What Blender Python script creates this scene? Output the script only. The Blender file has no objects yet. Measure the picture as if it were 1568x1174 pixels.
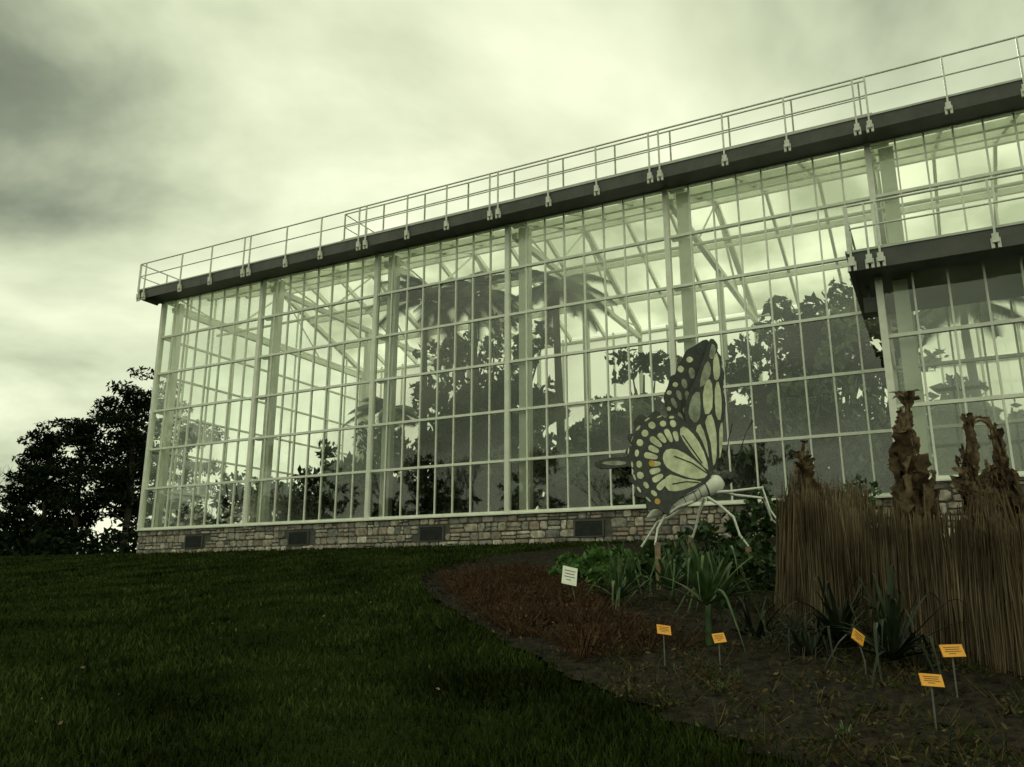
import bpy, math, random
import numpy as np
from mathutils import Vector, Matrix
random.seed(7); R=np.random.RandomState(11)
scene=bpy.context.scene
COL=scene.collection
# ------------------------------------------------------------------ helpers
class MB:
    def __init__(s): s.v=[]; s.f=[]; s.n=0
    def add(s,v,f,m=0,sm=False):
        v=np.asarray(v,dtype=np.float32).reshape(-1,3)
        f=np.asarray(f,dtype=np.int32)
        s.v.append(v); s.f.append((f+s.n,m,sm)); s.n+=len(v)
    def box(s,a,b,m=0):
        x0,y0,z0=a; x1,y1,z1=b
        v=[(x0,y0,z0),(x1,y0,z0),(x1,y1,z0),(x0,y1,z0),(x0,y0,z1),(x1,y0,z1),(x1,y1,z1),(x0,y1,z1)]
        s.add(v,[(0,3,2,1),(4,5,6,7),(0,1,5,4),(1,2,6,5),(2,3,7,6),(3,0,4,7)],m)
    def tube(s,pts,rad,n=6,m=0,sm=True,cap=True):
        pts=[Vector(p) for p in pts]
        if not hasattr(rad,'__len__'): rad=[rad]*len(pts)
        V=[];F=[]
        up=None
        for i,p in enumerate(pts):
            d=(pts[min(i+1,len(pts)-1)]-pts[max(i-1,0)])
            if d.length<1e-9: d=Vector((0,0,1))
            d.normalize()
            if up is None:
                up=Vector((0,0,1)) if abs(d.z)<.9 else Vector((1,0,0))
            a=d.cross(up); 
            if a.length<1e-6: a=d.orthogonal()
            a.normalize(); b=d.cross(a).normalized()
            for k in range(n):
                t=2*math.pi*k/n
                V.append(p+(a*math.cos(t)+b*math.sin(t))*rad[i])
        for i in range(len(pts)-1):
            for k in range(n):
                k2=(k+1)%n
                F.append((i*n+k,i*n+k2,(i+1)*n+k2,(i+1)*n+k))
        s.add([tuple(v) for v in V],F,m,sm)
        if cap:
            for base,pt in ((0,pts[0]),(len(pts)-1,pts[-1])):
                vv=[tuple(V[base*n+k]) for k in range(n)]+[tuple(pt)]
                s.add(vv,[(k,(k+1)%n,n) for k in range(n)],m,sm)
    def build(s,name,mats,parent=None):
        me=bpy.data.meshes.new(name)
        V=np.concatenate(s.v); 
        ls=[];st=[];mi=[];sm=[];c=0
        for f,m,q in s.f:
            k=f.shape[1]; ls.append(f.ravel()); st.append(c+np.arange(len(f))*k); c+=f.size
            mi.append(np.full(len(f),m,dtype=np.int32)); sm.append(np.full(len(f),q,dtype=bool))
        ls=np.concatenate(ls);st=np.concatenate(st).astype(np.int32);mi=np.concatenate(mi);sm=np.concatenate(sm)
        me.vertices.add(len(V)); me.vertices.foreach_set("co",V.ravel())
        me.loops.add(len(ls)); me.loops.foreach_set("vertex_index",ls.astype(np.int32))
        me.polygons.add(len(st)); me.polygons.foreach_set("loop_start",st)
        me.polygons.foreach_set("material_index",mi); me.polygons.foreach_set("use_smooth",sm)
        me.update(calc_edges=True); me.validate()
        for m in mats: me.materials.append(m)
        o=bpy.data.objects.new(name,me); COL.objects.link(o)
        if parent: o.parent=parent
        return o
def empty(name,loc=(0,0,0),rz=0):
    e=bpy.data.objects.new(name,None); COL.objects.link(e); e.location=loc; e.rotation_euler=(0,0,rz); e.empty_display_size=.3
    return e
def newmat(name):
    m=bpy.data.materials.new(name); m.use_nodes=True; nt=m.node_tree; nt.nodes.clear()
    out=nt.nodes.new('ShaderNodeOutputMaterial'); return m,nt,out
def N(nt,t,**k):
    n=nt.nodes.new(t)
    for a,b in k.items():
        if a in ('operation','blend_type','noise_dimensions','data_type','interpolation','feature','sky_type','sun_disc','normalize'): setattr(n,a,b)
        else: n.inputs[a].default_value=b
    return n
def ramp(nt,stops):
    r=nt.nodes.new('ShaderNodeValToRGB'); e=r.color_ramp.elements
    while len(e)<len(stops): e.new(.5)
    for i,(p,c) in enumerate(stops):
        e[i].position=p; e[i].color=(c[0],c[1],c[2],1)
    return r
def noisy(name,c1,c2,scale=3,rough=.6,metal=0,bump=.0,bscale=40,spec=.5):
    m,nt,out=newmat(name); L=nt.links.new
    tc=N(nt,'ShaderNodeTexCoord'); no=N(nt,'ShaderNodeTexNoise',Scale=scale,Detail=3.0,Roughness=.65)
    L(tc.outputs['Object'],no.inputs['Vector'])
    r=ramp(nt,[(.35,c1),(.65,c2)]); L(no.outputs['Fac'],r.inputs['Fac'])
    b=N(nt,'ShaderNodeBsdfPrincipled',Roughness=rough,Metallic=metal); b.inputs['Specular IOR Level'].default_value=spec
    L(r.outputs['Color'],b.inputs['Base Color'])
    if bump>0:
        n2=N(nt,'ShaderNodeTexNoise',Scale=bscale,Detail=3.0); L(tc.outputs['Object'],n2.inputs['Vector'])
        bp=N(nt,'ShaderNodeBump',Strength=bump,Distance=.02); L(n2.outputs['Fac'],bp.inputs['Height']); L(bp.outputs['Normal'],b.inputs['Normal'])
    L(b.outputs[0],out.inputs[0]); return m
def island(name,cols,rough=.6,trans=0.0,bump=0,bscale=20,spec=.3,nmix=.35,nscale=8,det=1.0,matte=False):
    m,nt,out=newmat(name); L=nt.links.new
    g=N(nt,'ShaderNodeNewGeometry'); r=ramp(nt,[(i/max(1,len(cols)-1),c) for i,c in enumerate(cols)])
    L(g.outputs['Random Per Island'],r.inputs['Fac'])
    tc=N(nt,'ShaderNodeTexCoord'); no=N(nt,'ShaderNodeTexNoise',Scale=nscale,Detail=det); L(tc.outputs['Object'],no.inputs['Vector'])
    mr=N(nt,'ShaderNodeMapRange'); mr.inputs[1].default_value=.3; mr.inputs[2].default_value=.7; mr.inputs[3].default_value=1-nmix; mr.inputs[4].default_value=1+nmix
    L(no.outputs['Fac'],mr.inputs[0])
    mx=N(nt,'ShaderNodeVectorMath',operation='SCALE'); L(r.outputs['Color'],mx.inputs[0]); L(mr.outputs[0],mx.inputs['Scale'])
    if matte:
        b=N(nt,'ShaderNodeBsdfDiffuse'); L(mx.outputs[0],b.inputs['Color'])
    else:
        b=N(nt,'ShaderNodeBsdfPrincipled',Roughness=rough); b.inputs['Specular IOR Level'].default_value=spec
        L(mx.outputs[0],b.inputs['Base Color'])
    if bump>0:
        n2=N(nt,'ShaderNodeTexNoise',Scale=bscale,Detail=4.0); L(tc.outputs['Object'],n2.inputs['Vector'])
        bp=N(nt,'ShaderNodeBump',Strength=bump,Distance=.02); L(n2.outputs['Fac'],bp.inputs['Height']); L(bp.outputs['Normal'],b.inputs['Normal'])
    if trans>0:
        t=N(nt,'ShaderNodeBsdfTranslucent'); L(mx.outputs[0],t.inputs['Color'])
        ms=N(nt,'ShaderNodeMixShader',Fac=trans); L(b.outputs[0],ms.inputs[1]); L(t.outputs[0],ms.inputs[2]); L(ms.outputs[0],out.inputs[0])
    else: L(b.outputs[0],out.inputs[0])
    return m
def leaves(mb,cen,size,asp=.45,m=0,updown=.0,rs=R):
    """many separate leaf-shaped quads (rhombs) at centres"""
    cen=np.asarray(cen,dtype=np.float32); n=len(cen)
    if n==0: return
    d=rs.normal(size=(n,3)); d[:,2]-=updown; d/=np.linalg.norm(d,axis=1)[:,None]
    e=rs.normal(size=(n,3)); w=np.cross(d,e); w/=np.linalg.norm(w,axis=1)[:,None]+1e-9
    sz=(size*(.6+.8*rs.rand(n)))[:,None]
    a=cen-d*sz*.5; c=cen+d*sz*.5; b=cen+w*sz*asp*.5; e2=cen-w*sz*asp*.5
    V=np.stack([a,b,c,e2],1).reshape(-1,3); F=np.arange(n*4).reshape(n,4)
    mb.add(V,F,m)
def ell(n,c,r,rs=R,shell=.35):
    p=rs.normal(size=(n,3)); p/=np.linalg.norm(p,axis=1)[:,None]
    rad=(shell+(1-shell)*rs.rand(n)**.5)[:,None]
    return np.array(c)+p*rad*np.array(r)
# ------------------------------------------------------------------ terrain height
P0=Vector((-.14,28,0)); TH=math.radians(-27.5)
EX,EY=math.cos(TH),math.sin(TH)
def L2W(s,y,z=0): return (P0.x+EX*s-EY*y, P0.y+EY*s+EX*y, z)
def H(x,y):
    dx=x-P0.x; dy=y-P0.y
    q=dx*EY-dy*EX      # distance in front of the facade
    q=max(-0.0,min(q,27.0))
    z=1.38-.116*q
    return z
# ------------------------------------------------------------------ materials
white=noisy('white_painted_steel',(.76,.79,.68),(.89,.91,.81),2.5,.45)
inner=noisy('interior_steel',(.74,.77,.67),(.86,.88,.79),2,.5)
dark=noisy('dark_fascia_metal',(.05,.052,.046),(.085,.088,.078),1.5,.5)
edge=noisy('gutter_edge_metal',(.45,.48,.42),(.6,.63,.56),2,.45)
galv=noisy('galvanised_steel',(.58,.61,.53),(.76,.79,.70),6,.42,metal=.05)
stakem=noisy('label_stake_metal',(.12,.13,.11),(.22,.23,.2),12,.5,metal=.3)
mortar=noisy('mortar',(.075,.072,.065),(.12,.115,.10),8,.9,bump=.4)
stone=island('rubble_stone',[(.17,.145,.115),(.42,.37,.29),(.22,.215,.20),(.52,.46,.37),(.17,.155,.135),(.38,.355,.31),(.33,.25,.195),(.60,.56,.47),(.19,.19,.18)],.85,bump=.8,bscale=9,det=4.0,nscale=7,nmix=.45)
vent=noisy('vent_dark',(.008,.009,.01),(.02,.022,.024),5,.6)
def glassmat(name,tint,h0,h1,scale=.35,ior=1.5,tl_col=(.85,.9,.8),lo=.40,hi=.66,isl_k=.05):
    m,nt,out=newmat(name); L=nt.links.new
    tc=N(nt,'ShaderNodeTexCoord'); no=N(nt,'ShaderNodeTexNoise',Scale=scale,Detail=2.0,Roughness=.55,Distortion=.3); L(tc.outputs['Object'],no.inputs['Vector'])
    g=N(nt,'ShaderNodeNewGeometry')
    mr=N(nt,'ShaderNodeMapRange'); mr.inputs[1].default_value=lo; mr.inputs[2].default_value=hi; mr.inputs[3].default_value=h0; mr.inputs[4].default_value=h1; L(no.outputs['Fac'],mr.inputs[0])
    isl=N(nt,'ShaderNodeMath',operation='MULTIPLY_ADD'); L(g.outputs['Random Per Island'],isl.inputs[0]); isl.inputs[1].default_value=isl_k; L(mr.outputs[0],isl.inputs[2])
    tr=N(nt,'ShaderNodeBsdfTransparent'); tr.inputs[0].default_value=(*tint,1)
    gl=N(nt,'ShaderNodeBsdfGlossy',Roughness=.02); gl.inputs[0].default_value=(.95,1,.95,1)
    fr=N(nt,'ShaderNodeFresnel',IOR=ior)
    m1=N(nt,'ShaderNodeMixShader'); L(fr.outputs[0],m1.inputs[0]); L(tr.outputs[0],m1.inputs[1]); L(gl.outputs[0],m1.inputs[2])
    tl=N(nt,'ShaderNodeBsdfTranslucent'); tl.inputs[0].default_value=(*tl_col,1)
    m3=N(nt,'ShaderNodeMixShader'); L(isl.outputs[0],m3.inputs[0]); L(m1.outputs[0],m3.inputs[1]); L(tl.outputs[0],m3.inputs[2])
    L(m3.outputs[0],out.inputs[0]); return m
glass=glassmat('facade_glass',(.93,.96,.90),.0,.36,.24,1.8,(.93,.97,.84),.45,.68,.03)
bglass=glassmat('rear_glass',(.88,.92,.84),.35,1.0,.2,1.45,(.97,1,.88),.36,.60)
eglass=glassmat('end_glass',(.90,.94,.88),.05,.3,.25,1.5)
m,nt,out=newmat('roof_glass_cloud_tone'); L=nt.links.new
tc=N(nt,'ShaderNodeTexCoord'); no=N(nt,'ShaderNodeTexNoise',Scale=.3,Detail=3.0); L(tc.outputs['Object'],no.inputs['Vector'])
r=ramp(nt,[(.35,(.50,.55,.44)),(.62,(.97,1,.88))]); L(no.outputs['Fac'],r.inputs['Fac'])  # blotchy colour stands in for cloud brightness seen through the roof glass
tl=N(nt,'ShaderNodeBsdfTranslucent'); L(r.outputs[0],tl.inputs[0]); L(tl.outputs[0],out.inputs[0]); rglass=m
# ------------------------------------------------------------------ greenhouse
gh=empty('greenhouse',tuple(P0),TH)
ZS=[2.45+1.77*i for i in range(7)]
COLS=[-18.4,-12.13,-5.94,0,6.03,12.36,18.5,24.6]
fr=MB(); inn=MB(); gm=MB()
SE=COLS[-1]
def glazing(mb,gmb,cols,zs,y,npan):
    for i in range(len(cols)-1):
        a,b=cols[i],cols[i+1]
        for j in range(npan):
            s0=a+(b-a)*j/npan; s1=a+(b-a)*(j+1)/npan
            if j>0: mb.box((s0-.024,y-.045,zs[0]+.03),(s0+.024,y+.055,zs[-1]-.02))
            for k in range(len(zs)-1):
                t=R.normal(size=2)*.006
                w=(s1-s0)/2;h=(zs[k+1]-zs[k])/2
                gmb.add([(s0,y-t[0]*w-t[1]*h,zs[k]),(s1,y+t[0]*w-t[1]*h,zs[k]),(s1,y+t[0]*w+t[1]*h,zs[k+1]),(s0,y-t[0]*w+t[1]*h,zs[k+1])],[(0,1,2,3)])
    for z in zs:
        mb.box((cols[0],y-.06,z-.045),(cols[-1],y+.07,z+.045))
glazing(fr,gm,COLS,ZS,0,8)
for s in COLS:
    fr.box((s-.085,-.12,2.41),(s+.085,.09,13.12))
fr.box((-18.55,-.16,2.36),(SE,.1,2.405))
for s in COLS[:-1]:
    inn.box((s+.28,.30,1.38),(s+.70,.55,13.0))
    for k,z in enumerate(ZS[1:]):
        inn.box((s+.1,.1,z-.06),(s+.6,.29,z+.06))
RZ=16.2
def roofz(y): return 13.35+(RZ-13.35)*(1-abs(y-7.5)/7.5)
nb=3
for i in range(len(COLS)-1):
    a,b=COLS[i],COLS[i+1]
    for j in range(nb):
        s=a+(b-a)*j/nb
        r=.06 if j else .12
        for (ya,yb) in ((0,7.5),(7.5,15)):
            za,zb=roofz(ya),roofz(yb)
            inn.add([(s-r,ya,za-.25),(s+r,ya,za-.25),(s+r,yb,zb-.25),(s-r,yb,zb-.25),(s-r,ya,za),(s+r,ya,za),(s+r,yb,zb),(s-r,yb,zb)],
                [(0,3,2,1),(4,5,6,7),(0,1,5,4),(1,2,6,5),(2,3,7,6),(3,0,4,7)])
    inn.box((a-.1,.5,12.72),(a+.1,14.9,12.95))
    prev=None
    for k in range(5):
        y=.7+k*3.5
        p=(a,y,12.9 if k%2 else roofz(y)-.15)
        if prev: inn.tube([prev,p],.05,4,0,False,False)
        prev=p
    inn.box((a-.12,7.35,1.38),(a+.12,7.6,12.72)); 
for y in (2.5,5.0,7.5,10,12.5):
    z=roofz(y)-.12
    inn.box((COLS[0],y-.08,z-.25),(SE,y+.08,z))
for y,z in ((3.0,12.2),):
    inn.tube([(COLS[0]+.3,y,z),(SE,y,z)],.07,8)
rm=MB()
for i in range(len(COLS)-1):
    for (ya,yb) in ((0,2.5),(2.5,5),(5,7.5),(7.5,10),(10,12.5),(12.5,15)):
        a,b=COLS[i],COLS[i+1]
        for j in range(4):
            s0=a+(b-a)*j/4;s1=a+(b-a)*(j+1)/4
            rm.add([(s0,ya,roofz(ya)+.01),(s1,ya,roofz(ya)+.01),(s1,yb,roofz(yb)+.01),(s0,yb,roofz(yb)+.01)],[(0,1,2,3)])
rm.build('roof_glass',[rglass],gh)
bk=MB(); 
for i in range(len(COLS)-1):
    a,b=COLS[i],COLS[i+1]
    for j in range(4):
        s0=a+(b-a)*j/4;s1=a+(b-a)*(j+1)/4
        w_=.04 if j else .1
        inn.box((s0-w_,14.95,2.4),(s0+w_,15.08,13.3))
        for k in range(3): bk.add([(s0,15.0,2.45+3.6*k),(s1,15.0,2.45+3.6*k),(s1,15.0,2.45+3.6*k+3.6),(s0,15.0,2.45+3.6*k+3.6)],[(0,1,2,3)])
for k in (0,2,4,6): inn.box((COLS[0],14.93,ZS[k]-.06),(SE,15.1,ZS[k]+.06))
bk.build('rear_glass',[bglass],gh)
bk=MB()
e0=COLS[0]
for j in range(20):
    y0=j*.75
    if j%2==0: fr.box((e0-.05,y0-.028,2.45),(e0+.05,y0+.028,roofz(y0)))
    for k in range(6):
        bk.add([(e0,y0,ZS[k]),(e0,y0+.75,ZS[k]),(e0,y0+.75,ZS[k+1]),(e0,y0,ZS[k+1])],[(0,1,2,3)])
for z in ZS: fr.box((e0-.07,.1,z-.04),(e0+.07,15,z+.04))
bk.add([(e0,0,13.07),(e0,15,13.07),(e0,15,13.35),(e0,7.5,RZ),(e0,0,13.35)],[(0,1,2,3,4)])
bk.build('end_glass',[eglass],gh)
# fascia / walkway
fa=MB(); tr=MB(); ra=MB()
F0=-18.98
def fascia(s0,s1,y0,y1,zb,zt):
    fa.box((s0,y0,zb),(s1,y0+.10,zt))            # front
    fa.box((s0,y0+.102,zb),(s0+.10,y1,zt))          # left end
    fa.box((s0+.102,y0+.102,zb+.06),(s1,y1,zb+.12))         # soffit
    fa.box((s0+.102,y0+.102,zt-.10),(s1,y1,zt-.04))         # deck
    tr.box((s0-.03,y0-.03,zt),(s1,y0+.12,zt+.06))
    tr.box((s0-.03,y0+.122,zt),(s0+.12,y1,zt+.06))
    tr.box((s0-.012,y0-.012,zb-.03),(s1,y0+.06,zb+.012),1)
    k=s0+2.0
    while k<s1:
        fa.box((k-.012,y0-.008,zb+.02),(k+.012,y0-.001,zt-.02)); k+=2.05
fascia(F0,SE,-1.05,.0,13.0,13.40)
fa.box((F0+.10,.002,13.12),(SE,.30,13.34))
def rail(ps,zt,zm,zbot,y,s0,s1,out=True,back=None):
    ra.tube([(s0,y,zt),(s1,y,zt)],.03,6); ra.tube([(s0,y,zm),(s1,y,zm)],.024,6)
    for s in ps:
        ra.box((s-.025,y-.025,zbot),(s+.025,y+.025,zt))
        if out:
            ra.box((s-.07,y-.05,zbot-.02),(s+.07,y+.045,zbot+.2)); ra.box((s-.10,y+.0,zbot-.14),(s-.03,y+.05,zbot+.1)); ra.box((s+.03,y+.0,zbot-.14),(s+.10,y+.05,zbot+.1))
    if back:
        ra.tube([(s0,y,zt),(s0,back,zt)],.03,6); ra.tube([(s0,y,zm),(s0,back,zm)],.024,6)
        for yy in np.arange(y,back,1.5): ra.box((s0-.025,yy-.025,zbot+.3),(s0+.025,yy+.025,zt))
ps=[F0+.1,F0+.45]
for i in range(len(COLS)-1):
    a,b=COLS[i],COLS[i+1]
    if i>0: ps+= [a-.17,a+.17]
    ps+=[a+(b-a)*.36,a+(b-a)*.66]
rail(ps,14.68,14.06,13.0,-1.13,F0+.05,SE,True,1.5)
ps2=[];s=-8.2
while s<12.6:
    ps2.append(s); ps2.append(s+.9 if (int(s*3)%2) else s); s+=2.05
rail([p for p in ps2]+[12.5],15.55,14.95,14.35,.5,-8.2,12.5,False,2.5)
tr.box((-8.3,.44,14.28),(12.6,.56,14.36))
for p in ps2: ra.box((p-.03,.48,13.3),(p+.03,.54,14.3))
# stone base (individual rubble blocks)
st=MB(); mo=MB(); sb=MB()
mo.box((-18.42,.0,.9),(12.4,.3,2.34)); mo.box((-18.42,.302,.9),(-18.2,15,2.34)); 
vents=[-14.95,-9.22,-3.06,2.98,9.1]
def stone_block(a,b,za,zb,y,axis):
    g=.017; j=lambda: random.uniform(-.03,.03)
    d=random.uniform(.015,.07)
    c=.22
    def corner(x,z,sx,sz):
        w=(b-a)*c*random.uniform(.3,1); h=(zb-za)*c*random.uniform(.3,1.2)
        return [(x+sx*w,z),(x,z+sz*h)] if sx*sz<0 else [(x,z+sz*h),(x+sx*w,z)]
    f=[]
    A0,B0,Z0,Z1=a+g,b-g,za+g,zb-g
    f+=corner(A0,Z0,1,1); f+=corner(B0,Z0,-1,1); f+=corner(B0,Z1,-1,-1); f+=corner(A0,Z1,1,-1)
    f=[(p[0]+j()*.35,p[1]+j()*.3) for p in f]
    cx=(a+b)/2; cz=(za+zb)/2
    fi=[(cx+(p[0]-cx)*.86,cz+(p[1]-cz)*.78) for p in f]
    P=[(p[0],y+.01,p[1]) for p in f]+[(p[0],y-d*.6,p[1]) for p in f]+[(p[0],y-d,p[1]) for p in fi]
    if axis=='y': P=[(q[1],q[0],q[2]) for q in P]
    F1=[(i,(i+1)%8,(i+1)%8+8,i+8) for i in range(8)]+[(i+8,(i+1)%8+8,(i+1)%8+16,i+16) for i in range(8)]
    n0=st.n; st.add(P,F1,0); 
    st.f.append((np.array([[n0+16+i for i in range(8)]],dtype=np.int32),0,False))
def stones(s0,s1,y,z0,z1,hol,axis='s'):
    rows=[z0]
    while rows[-1]<z1-.32: rows.append(rows[-1]+random.uniform(.26,.34))
    rows.append(z1)
    for r in range(len(rows)-1):
        s=s0-random.random()*.2
        while s<s1:
            w=random.uniform(.22,.6); a,b=max(s,s0),min(s+w,s1); za,zb=rows[r],rows[r+1]
            q=random.random()
            if q<.28: m_=za+(zb-za)*random.uniform(.4,.6); parts=[(a,b,za,m_),(a,b,m_,zb)]
            elif q<.42 and b-a>.35:
                k=a+(b-a)*random.uniform(.5,.7); m_=za+(zb-za)*.5; parts=[(a,k,za,zb),(k,b,za,m_),(k,b,m_,zb)]
            else: parts=[(a,b,za,zb)]
            for (pa,pb,pza,pzb) in parts:
                c=(pa+pb)/2
                if pb-pa<.06 or any(abs(c-v)<.50+(pb-pa)*.4 and pza<2.04 and pzb>1.58 for v in hol): continue
                stone_block(pa,pb,pza,pzb,y,axis)
            s+=w
stones(-18.5,12.4,0,1.25,2.355,vents)
stones(0,15,-18.42,1.25,2.355,[],'y')
stones(12.3,SE,-3.4,1.0,2.355,[14.5])
mo.box((12.36,-3.4,.6),(SE,-3.1,2.34)); mo.box((12.36,-3.098,.6),(12.6,0,2.34))
for v in vents:
    sb.box((v-.5,-.05,1.56),(v+.5,-.02,2.06),0)
    sb.box((v-.53,-.075,1.53),(v-.47,-.03,2.09),1); sb.box((v+.47,-.075,1.53),(v+.53,-.03,2.09),1)
    sb.box((v-.469,-.075,2.04),(v+.469,-.03,2.09),1); sb.box((v-.469,-.075,1.53),(v+.469,-.03,1.57),1)
    for k in range(7): sb.box((v-.469,-.07,1.60+k*.06),(v+.469,-.052,1.63+k*.06),0)
# annex
AC=[12.36,18.5,24.6]; AZ=ZS[:4]
for s in AC: fr.box((s-.085,-3.52,2.41),(s+.085,-3.31,7.76))
glazing(fr,gm,AC,AZ,-3.4,8)
fr.box((12.3,-3.56,2.36),(SE,-3.3,2.405))
for j in range(5):
    y0=-3.4+j*.68
    if j: fr.box((12.33,y0-.03,2.45),(12.39,y0+.03,7.72))
    for k in range(3): gm.add([(12.36,y0,AZ[k]),(12.36,y0+.68,AZ[k]),(12.36,y0+.68,AZ[k+1]),(12.36,y0,AZ[k+1])],[(0,1,2,3)])
for z in AZ: fr.box((12.29,-3.3,z-.04),(12.43,-.1,z+.04))
for s in AC: inn.box((s+.3,-3.0,1.3),(s+.65,-2.7,7.6))
fascia(11.75,SE,-4.4,-.13,7.50,7.95)
rail([11.85,12.25,12.5,14.9,17.4,19.2,21.8],9.15,8.55,7.6,-4.48,11.8,SE,True,-.2)
sb.box((11.95,-3.2,6.75),(12.25,-2.7,7.15),1); sb.box((12.05,-3.0,7.15),(12.12,-2.9,7.52),1)
fr.build('facade_frame',[white],gh); inn.build('interior_structure',[inner],gh); gm.build('facade_glass',[glass],gh)
fa.build('roof_fascia',[dark],gh); tr.build('gutter_edge',[edge,dark],gh); ra.build('roof_railing',[galv],gh)
st.build('stone_plinth',[stone],gh); mo.build('plinth_core',[mortar],gh); sb.build('vents',[vent,dark],gh)
# ------------------------------------------------------------------ interior vegetation
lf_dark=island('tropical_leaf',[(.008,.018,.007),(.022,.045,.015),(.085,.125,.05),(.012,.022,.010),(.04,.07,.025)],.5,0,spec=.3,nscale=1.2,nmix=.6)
lf_pale=island('broad_leaf',[(.10,.15,.08),(.24,.30,.17),(.14,.20,.10)],.4,.35,spec=.5)  # paler leaf tones, used for the plants close behind the glass
bark=noisy('bark',(.03,.025,.02),(.07,.06,.045),6,.9)
def broad(name,s,y,h,clumps,n,size,mat=lf_dark,base=1.38):
    mb=MB()
    bx,by,_=L2W(s,y)
    mb.tube([(bx,by,base-.1),(bx+.1,by,base+h*.3),(bx-.1,by+.1,base+h*.6),(bx,by,base+h*.9)],[.16,.12,.08,.03],7,1)
    for (ds,dy,z,r) in clumps:
        cx,cy,_=L2W(s+ds,y+dy); z+=base
        mb.tube([(bx,by,base+h*.35),((bx+cx)/2,(by+cy)/2,(base+h*.4+z)/2),(cx,cy,z)],[.07,.05,.02],5,1)
        k=int(n*r*r)
        for q in range(5):
            o=R.normal(size=3)*r*.5
            leaves(mb,ell(k//5,(cx+o[0],cy+o[1],z+o[2]*.8),(r*.6,r*.6,r*.45)),size,.5,0,.5)
    return mb.build(name,[mat,bark])
def rnd_clumps(n,ws,wy,z0,z1,r0,r1): return [(random.uniform(-ws,ws),random.uniform(-wy,wy),random.uniform(z0,z1),random.uniform(r0,r1)) for _ in range(n)]
specs=[(-16.5,6,3.6),(-14.2,5,3.6),(-11.5,6,4.2),(-9.3,4.5,5.4),(-7.6,5,4.8),(-5.0,4,8.6),(-3.8,3.0,6.0),(-3.6,5.5,9.6),(-2.0,4,9.4),(-1.4,3,6.5),(1.3,6,6.8),(3.4,5,7.4),(5.2,6,5.4),(7.2,5,5.4),(9.2,4,7.4),(10.6,3,8.0),(11.6,5,8.6),(8.0,8,9),(15.5,5,4.6),(18.5,4,5),(21.5,5,5)]
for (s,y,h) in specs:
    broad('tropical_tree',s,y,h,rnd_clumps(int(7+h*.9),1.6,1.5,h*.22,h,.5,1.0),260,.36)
mb=MB()
for (s,z,r) in ((9.4,5.5,.8),(10.6,6.3,.9),(11.5,5.0,.9),(10.9,7.6,.7),(8.6,4.0,.8),(4.4,5.6,.6),(2.0,4.0,.6),(9.9,4.4,.9),(11.3,3.6,.8),(-7.8,4.6,.6),(-1.0,4.4,.6)):
    x,y,_=L2W(s,1.0); leaves(mb,ell(60,(x,y,z),(r,.4,r)),.42,.5,0,1.2)
    mb.tube([(x,y,1.3),(x+.1,y,z-.5),(x,y,z+.4)],[.04,.03,.01],5,1)
mb.build('rubber_plant',[lf_pale,bark])
mb=MB()
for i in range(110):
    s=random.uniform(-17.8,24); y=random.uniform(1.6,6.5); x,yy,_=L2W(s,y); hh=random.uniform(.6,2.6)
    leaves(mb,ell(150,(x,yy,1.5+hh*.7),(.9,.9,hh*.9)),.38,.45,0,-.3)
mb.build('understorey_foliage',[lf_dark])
mb=MB()
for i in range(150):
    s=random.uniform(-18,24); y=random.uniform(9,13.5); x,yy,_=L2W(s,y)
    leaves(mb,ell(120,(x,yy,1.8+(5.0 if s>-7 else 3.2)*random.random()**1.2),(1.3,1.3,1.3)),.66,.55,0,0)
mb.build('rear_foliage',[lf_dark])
def palm(s,y,top,fl=2.6,nf=15):
    mb=MB(); x,yy,_=L2W(s,y)
    mb.tube([(x,yy,1.3),(x+.1,yy,4),(x-.05,yy,top-1.2),(x,yy,top-.2)],[.2,.16,.13,.1],8,1)
    for i in range(nf):
        az=2*math.pi*i/nf+random.uniform(-.2,.2); el=random.uniform(.1,1.2)
        pts=[]
        for k in range(11):
            t=k/10; r=fl*t*math.cos(el*(1-.5*t)); z=fl*(t*math.sin(el)-.75*t*t)
            pts.append(np.array((x+math.cos(az)*r,yy+math.sin(az)*r,top-.2+z)))
        mb.tube([tuple(p) for p in pts],[.025*(1-.08*k) for k in range(11)],4,0)
        side=np.array((-math.sin(az),math.cos(az),0))
        V=[];F=[]
        for k in range(44):
            t=.12+.88*k/44; i0=min(9,int(t*10)); fr_=t*10-i0
            p=pts[i0]*(1-fr_)+pts[i0+1]*fr_; d=pts[i0+1]-pts[i0]; d/=np.linalg.norm(d)
            ln=.62*math.sin(math.pi*min(1,.15+t*.85))**.6+.08
            for sg in (-1,1):
                tip=p+side*sg*ln*.75+d*ln*.5+np.array((0,0,-ln*.35)); b=len(V)
                V+= [p-d*.04,p+d*.04,tip]; F.append((b,b+1,b+2))
        V=np.array(V);mb.add(V,F,0)
    return mb.build('palm_tree',[lf_dark,bark])
palm(-5.2,2.4,11.9,2.6,19);palm(-2.8,2.4,11.8,2.6,19);palm(.7,2.8,11.6,2.4,17);palm(-9.8,6,8.2,2.0);palm(9.8,7,9.0,2.2);palm(14.5,4,9,2.2)
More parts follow.
